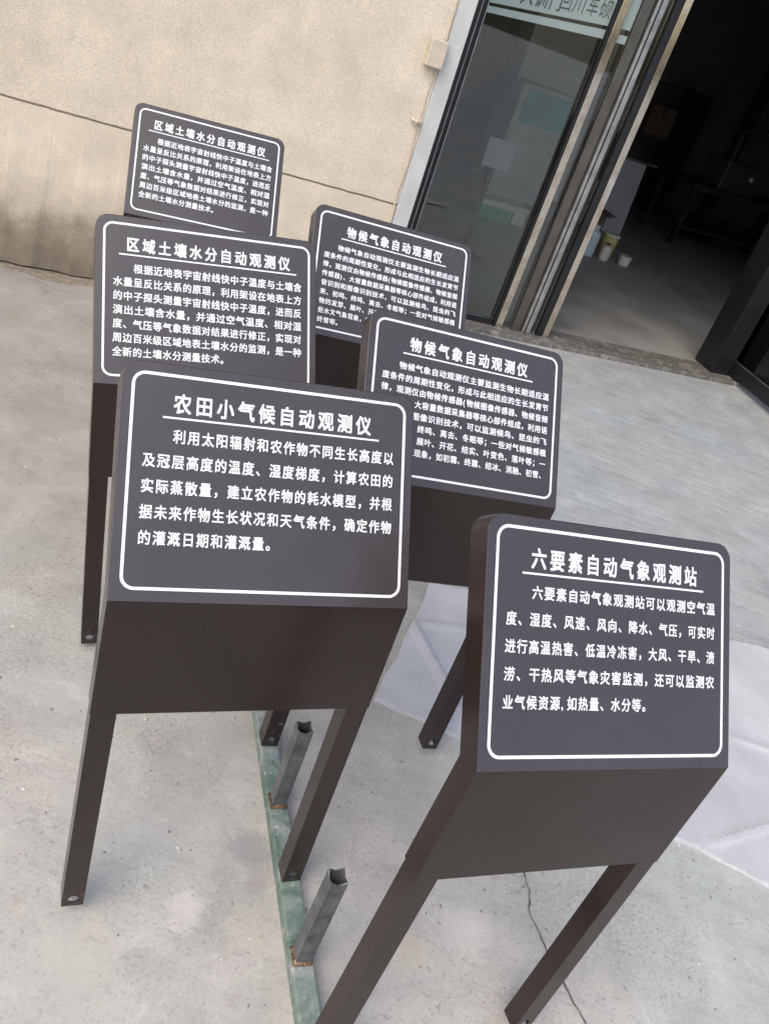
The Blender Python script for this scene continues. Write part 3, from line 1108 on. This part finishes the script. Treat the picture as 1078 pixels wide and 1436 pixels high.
outline = jag((0.147, 1.652), (1.03, 1.545), 14, 0.006) + jag((1.03, 1.545), (1.75, 1.40), 6, 0.008) + jag((1.75, 1.40), (1.95, 2.70), 8, 0.01) + jag((1.95, 2.70), (1.304, 2.545), 6, 0.012) + jag((1.304, 2.545), (0.212, 2.235), 10, 0.008) + jag((0.212, 2.235), (0.147, 1.652), 6, 0.006)
fab = sheet("packing_sheet", outline, 0.0, 4, 0.006, 0.014, 0.012,
            folds=((0.185, 2.02, 0.40, 1.68, 0.012, 0.013), (0.21, 2.02, 0.62, 2.18, 0.010, 0.009), (1.05, 1.57, 1.50, 1.90, 0.010, 0.012), (1.20, 2.02, 1.75, 2.06, 0.012, 0.007), (0.5, 1.7, 0.9, 1.95, 0.012, 0.008)))
tag(fab, "creased white packing sheet spread on the concrete behind the front signs", "packing sheet")
for p in fab.data.polygons:
    p.use_smooth = True

# ------------------------------------------------------------------ crack, soil, crumbs on the ground
def crack(pts, seed, w=0.0022):
    bm = bmesh.new()
    rnd = random.Random(seed)
    dense = []
    for a, b in zip(pts, pts[1:]):
        n = max(3, int((Vector(b) - Vector(a)).length / 0.012))
        for i in range(n):
            t = i / n
            dense.append((a[0] + (b[0] - a[0]) * t + rnd.uniform(-0.004, 0.004), a[1] + (b[1] - a[1]) * t + rnd.uniform(-0.003, 0.003)))
    dense.append(pts[-1])
    L_, R_ = [], []
    for i, p in enumerate(dense):
        q = dense[min(i + 1, len(dense) - 1)]
        o = dense[max(i - 1, 0)]
        d = Vector((q[0] - o[0], q[1] - o[1])).normalized()
        ww = w * rnd.uniform(0.25, 1.0)
        L_.append(bm.verts.new((p[0] - d.y * ww, p[1] + d.x * ww, 0.0035)))
        R_.append(bm.verts.new((p[0] + d.y * ww, p[1] - d.x * ww, 0.0035)))
    for i in range(len(dense) - 1):
        bm.faces.new((R_[i], R_[i + 1], L_[i + 1], L_[i]))
    return bm


bm = crack([(0.555, 1.60), (0.565, 1.42), (0.573, 1.305), (0.587, 1.259), (0.592, 1.20), (0.64, 1.12), (0.665, 1.08), (0.715, 1.01), (0.80, 0.90), (0.82, 0.75)], 2, 0.0029)
tag(link("ground_crack", bm, M_crack), kind='structure')

# line of drifted soil along the wall foot
bm = bmesh.new()
rs = random.Random(9)
prev = None
for i in range(161):
    x = -5.0 + 6.2 * i / 160
    wdt = 0.05 + 0.035 * math.sin(i * 0.31) + rs.uniform(-0.012, 0.012)
    hgt = 0.012 + 0.008 * math.sin(i * 0.23 + 1) + rs.uniform(-0.003, 0.003)
    row = [bm.verts.new((x, WD + 0.02, max(0.004, hgt))), bm.verts.new((x, WD - wdt * 0.4, max(0.003, hgt * 0.6))), bm.verts.new((x, WD - wdt, 0.0006))]
    if prev:
        for a, b, c, d in ((0, 1, 1, 0), (1, 2, 2, 1)):
            bm.faces.new((prev[a], prev[b], row[c], row[d]))
    prev = row
tag(link("soil", bm, M_soil, mw=MB, smooth=True), "drifted soil along the foot of the plaster wall", "soil", kind='stuff')

# crumbs of mortar and grit
bm = bmesh.new()
rs = random.Random(17)


def crumb(x, y, r_):
    v0 = len(bm.verts)
    res = bmesh.ops.create_icosphere(bm, subdivisions=1, radius=r_, matrix=Matrix.Translation((x, y, r_ * 0.35)))
    for v in res['verts']:
        v.co.x += rs.uniform(-0.35, 0.35) * r_
        v.co.y += rs.uniform(-0.35, 0.35) * r_
        v.co.z = max(0.0003, v.co.z + rs.uniform(-0.3, 0.2) * r_)


for _ in range(90):
    crumb(rs.uniform(-1.6, 1.0), rs.uniform(0.8, 3.4), rs.uniform(0.0008, 0.0020))
for x, y, r_ in ((-0.156, 1.063, 0.0045), (-0.150, 1.058, 0.003), (-0.348, 1.34, 0.004), (0.002, 0.883, 0.003)):
    crumb(x, y, r_)
tag(link("grit", bm, mat_plain("mortar_crumbs", (0.40, 0.38, 0.35), 0.9, 0, 0.4, 60)), "scattered mortar crumbs and grit on the concrete", "grit", kind='stuff')

# ------------------------------------------------------------------ dim things inside the room
FZ = 0.025


def inner(name, label, cat, group=None):
    return tag(empty(name, MB), label, cat, group)


o = inner("leaning_board", "pale grey board leaning in the dark room just inside the doorway", "board")
bm = bmesh.new()
MT = Matrix.Translation((4.80, 7.95, FZ)) @ Matrix.Rotation(R(-6), 4, 'X')
box(bm, 0, 0.34, 0, 0.02, 0, 0.70, 0.002, MT)
link("sheet", bm, M_board, o)
bm = bmesh.new()
box(bm, -0.08, 0.46, -0.01, 0.03, 0.705, 0.722, 0.002, MT)
link("top_batten", bm, M_alu, o)

o = inner("pillar", "broad pale pillar seen dimly through the left glass pane", "pillar")
bm = bmesh.new()
box(bm, 3.80, 4.86, 8.75, 9.1, FZ, 3.3, 0.01)
link("shaft", bm, mat_plain("pillar_paint", (0.72, 0.70, 0.63), 0.8, 0, 0.1, 3), o)

o = inner("machine_cabinet", "grey cabinet with a teal screen seen through the left glass pane", "cabinet")
bm = bmesh.new()
box(bm, 3.66, 4.32, 8.22, 8.6, FZ, 1.07, 0.008)
link("body", bm, mat_plain("cabinet_grey", (0.55, 0.54, 0.48), 0.7, 0, 0.12, 4), o)
bm = bmesh.new()
box(bm, 3.73, 4.24, 8.20, 8.219, 0.74, 1.03, 0.004)
link("screen", bm, M_teal, o)
bm = bmesh.new()
box(bm, 4.02, 4.28, 8.205, 8.219, 0.08, 0.52, 0.004)
link("front_panel", bm, mat_plain("cabinet_pale_panel", (0.55, 0.54, 0.5), 0.7, 0, 0.1, 4), o)

o = inner("display_stand", "small pale board on a stem seen through the left glass pane", "display stand")
bm = bmesh.new()
box(bm, 2.47, 2.685, 5.78, 5.795, 0.65, 0.84, 0.004)
link("board", bm, mat_plain("stand_board", (0.42, 0.42, 0.48), 0.6, 0, 0.05, 5), o)
bm = bmesh.new()
box(bm, 2.565, 2.59, 5.797, 5.822, FZ + 0.012, 0.70, 0.003)
box(bm, 2.50, 2.71, 5.70, 5.90, FZ, FZ + 0.0115, 0.003)
link("stem", bm, M_dark, o)

for i, (x, y, wx, hh, lab) in enumerate(((3.14, 7.1, 0.34, 0.17, "green storage crate with a white rim on the floor behind the glass"), (3.52, 7.15, 0.12, 0.16, "small pale storage box beside the green crate behind the glass"))):
    o = inner("storage_crate", lab, "crate", "crates behind the glass")
    bm = bmesh.new()
    box(bm, x, x + wx, y, y + 0.25, FZ, FZ + hh * 0.7, 0.008)
    link("body", bm, M_green if i == 0 else M_off, o)
    bm = bmesh.new()
    box(bm, x - 0.008, x + wx + 0.008, y - 0.008, y + 0.258, FZ + hh * 0.702, FZ + hh, 0.006)
    link("rim", bm, M_off, o)


def pot(name, lab, cat, x, y, r_, h, body, lid, neck=False):
    o = inner(name, lab, cat)
    bm = bmesh.new()
    if neck:
        lathe(bm, [(r_ * 0.9, 0), (r_, 0.01), (r_, h * 0.68), (r_ * 0.85, h * 0.78), (r_ * 0.4, h * 0.86), (r_ * 0.36, h * 0.9)], 20, (x, y, FZ))
    else:
        lathe(bm, [(r_ * 0.88, 0), (r_ * 0.9, 0.005), (r_, h * 0.9)], 20, (x, y, FZ))
    link("body", bm, body, o, smooth=False)
    bm = bmesh.new()
    if neck:
        lathe(bm, [(r_ * 0.45, 0), (r_ * 0.45, h * 0.09)], 16, (x, y, FZ + h * 0.901))
    else:
        lathe(bm, [(r_ * 1.05, 0), (r_ * 1.05, h * 0.07), (r_ * 0.95, h * 0.1)], 20, (x, y, FZ + h * 0.901))
    link("lid", bm, lid, o)


pot("paint_bucket", "yellowish paint tin among the pots inside the doorway", "bucket", 4.40, 6.92, 0.075, 0.20, M_yel, M_off)
pot("plastic_bottle", "white bottle standing in front of the yellowish paint tin indoors", "bottle", 4.28, 6.72, 0.045, 0.15, M_off, M_dark, True)
pot("plastic_tub", "squat white tub right of the small bottles inside the doorway", "tub", 4.50, 6.72, 0.055, 0.085, M_off, M_off)
pot("water_jug", "tall bluish white jug nearest the bronze upright inside the doorway", "jug", 4.12, 6.75, 0.06, 0.27, mat_plain("bluish_plastic", (0.45, 0.52, 0.56), 0.4), M_off, True)
o = inner("cardboard_box", "open brown cardboard box behind the pots inside the doorway", "box")
bm = bmesh.new()
box(bm, 4.10, 4.40, 7.12, 7.40, FZ, 0.33, 0.003)
link("carton", bm, M_card, o)
bm = bmesh.new()
for x0, x1, y0_, y1_, ang in ((4.10, 4.40, 7.02, 7.118, 0), (4.402, 4.50, 7.12, 7.40, 0)):
    box(bm, x0, x1, y0_, y1_, 0.322, 0.328)
link("flap", bm, M_card, o)
o = inner("tool_bag", "black lumpy tool bag on the cardboard box inside the doorway", "bag")
bm = bmesh.new()
res = bmesh.ops.create_icosphere(bm, subdivisions=3, radius=1.0)
for v in res['verts']:
    n_ = 1 + 0.12 * math.sin(5 * v.co.x + 2) * math.cos(4 * v.co.z)
    v.co = Vector((4.23 + 0.10 * v.co.x * n_, 7.24 + 0.08 * v.co.y * n_, 0.331 + 0.06 + max(-0.06, 0.065 * v.co.z * n_)))
link("sack", bm, M_dark, o, smooth=True)

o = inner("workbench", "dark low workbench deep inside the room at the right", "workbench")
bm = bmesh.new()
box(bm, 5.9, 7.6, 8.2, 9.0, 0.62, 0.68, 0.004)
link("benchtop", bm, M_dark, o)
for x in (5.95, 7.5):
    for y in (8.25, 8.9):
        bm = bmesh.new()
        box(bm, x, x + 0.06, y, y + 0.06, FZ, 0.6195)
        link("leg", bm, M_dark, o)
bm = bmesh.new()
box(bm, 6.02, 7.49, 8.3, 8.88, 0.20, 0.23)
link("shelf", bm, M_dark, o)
o = inner("tall_rack", "dark tall shelving rack against the back of the dim room", "shelving")
for x in (5.2, 6.6):
    bm = bmesh.new()
    box(bm, x, x + 0.05, 9.6, 10.2, FZ, 1.45)
    link("side_panel", bm, M_dark, o)
for z in (0.3, 0.85, 1.40):
    bm = bmesh.new()
    box(bm, 5.2505, 6.5995, 9.6, 10.2, z, z + 0.03, 0.002)
    link("shelf", bm, M_dark, o)

o = inner("machine_housing", "dark grey machine housing with a sloped hood on the workbench", "machine")
bm = bmesh.new()
box(bm, 6.25, 6.75, 8.3, 8.7, 0.681, 0.98, 0.02)
link("body", bm, mat_plain("machine_grey", (0.05, 0.052, 0.055), 0.5, 0, 0.2, 6), o)
bm = bmesh.new()
lathe(bm, [(0.04, 0), (0.05, 0.02), (0.05, 0.05), (0.03, 0.07)], 16, (0, 0, 0))
for v in bm.verts:
    x, y, z = v.co
    v.co = (6.6 + x, 8.299 - z, 0.86 + y)
link("knob", bm, M_alu, o)
bm = bmesh.new()
tube(bm, [(6.4, 8.5, 0.975), (6.4, 8.5, 1.25), (6.45, 8.45, 1.32), (6.6, 8.4, 1.33)], 0.03, 10)
link("arm", bm, M_dark, o)
o = inner("steel_column", "dark steel column standing deep in the room beyond the workbench", "column")
bm = bmesh.new()
box(bm, 6.82, 6.94, 9.1, 9.22, FZ, 3.3, 0.004)
link("shaft", bm, M_dark, o)
bm = bmesh.new()
box(bm, 6.74, 7.02, 9.02, 9.30, FZ - 0.0005, FZ + 0.015)
link("base_plate", bm, M_dark, o)
for i, (x, y, z, sx, sy, sz, lab) in enumerate(((5.33, 9.65, 0.331, 0.42, 0.35, 0.28, "dusty carton on the lowest shelf of the dark rack"), (5.95, 9.68, 0.881, 0.35, 0.3, 0.32, "dusty carton on the middle shelf of the dark rack"), (5.40, 9.68, 1.431, 0.5, 0.3, 0.24, "wide dusty carton on top of the dark rack"))):
    o = inner("carton", lab, "carton", "cartons on the rack")
    bm = bmesh.new()
    box(bm, x, x + sx, y, y + sy, z, z + sz, 0.004)
    link("case", bm, M_card, o)
    bm = bmesh.new()
    box(bm, x + sx * 0.44, x + sx * 0.56, y - 0.0015, y + sy + 0.0015, z + sz * 0.7, z + sz + 0.0015)
    link("tape", bm, M_dark, o)

# writing on the glass film: only the lower part shows in the photograph
V, F = [], []


def film_place(sl):
    def place(u, v, lift=0.0):
        return (u, DD - 0.0052 - lift, v + (u - 1.658) * sl)
    return place


for i, ch in enumerate('入训门'):
    put_char(V, F, ch, 1.80 + i * 0.075, 1.582, 0.072, 0.085, 0.012, film_place(0.12))
for i, ch in enumerate('回川军硕'):
    put_char(V, F, ch, 2.00 + i * 0.072, 1.590, 0.072, 0.105, 0.0, film_place(0.12))
me = bpy.data.meshes.new("lettering")
me.from_pydata(V, [], F)
me.materials.append(mat_plain("dark_film_letters", (0.07, 0.09, 0.08), 0.6))
o = bpy.data.objects.new("lettering", me)
COL.objects.link(o)
o.parent = film
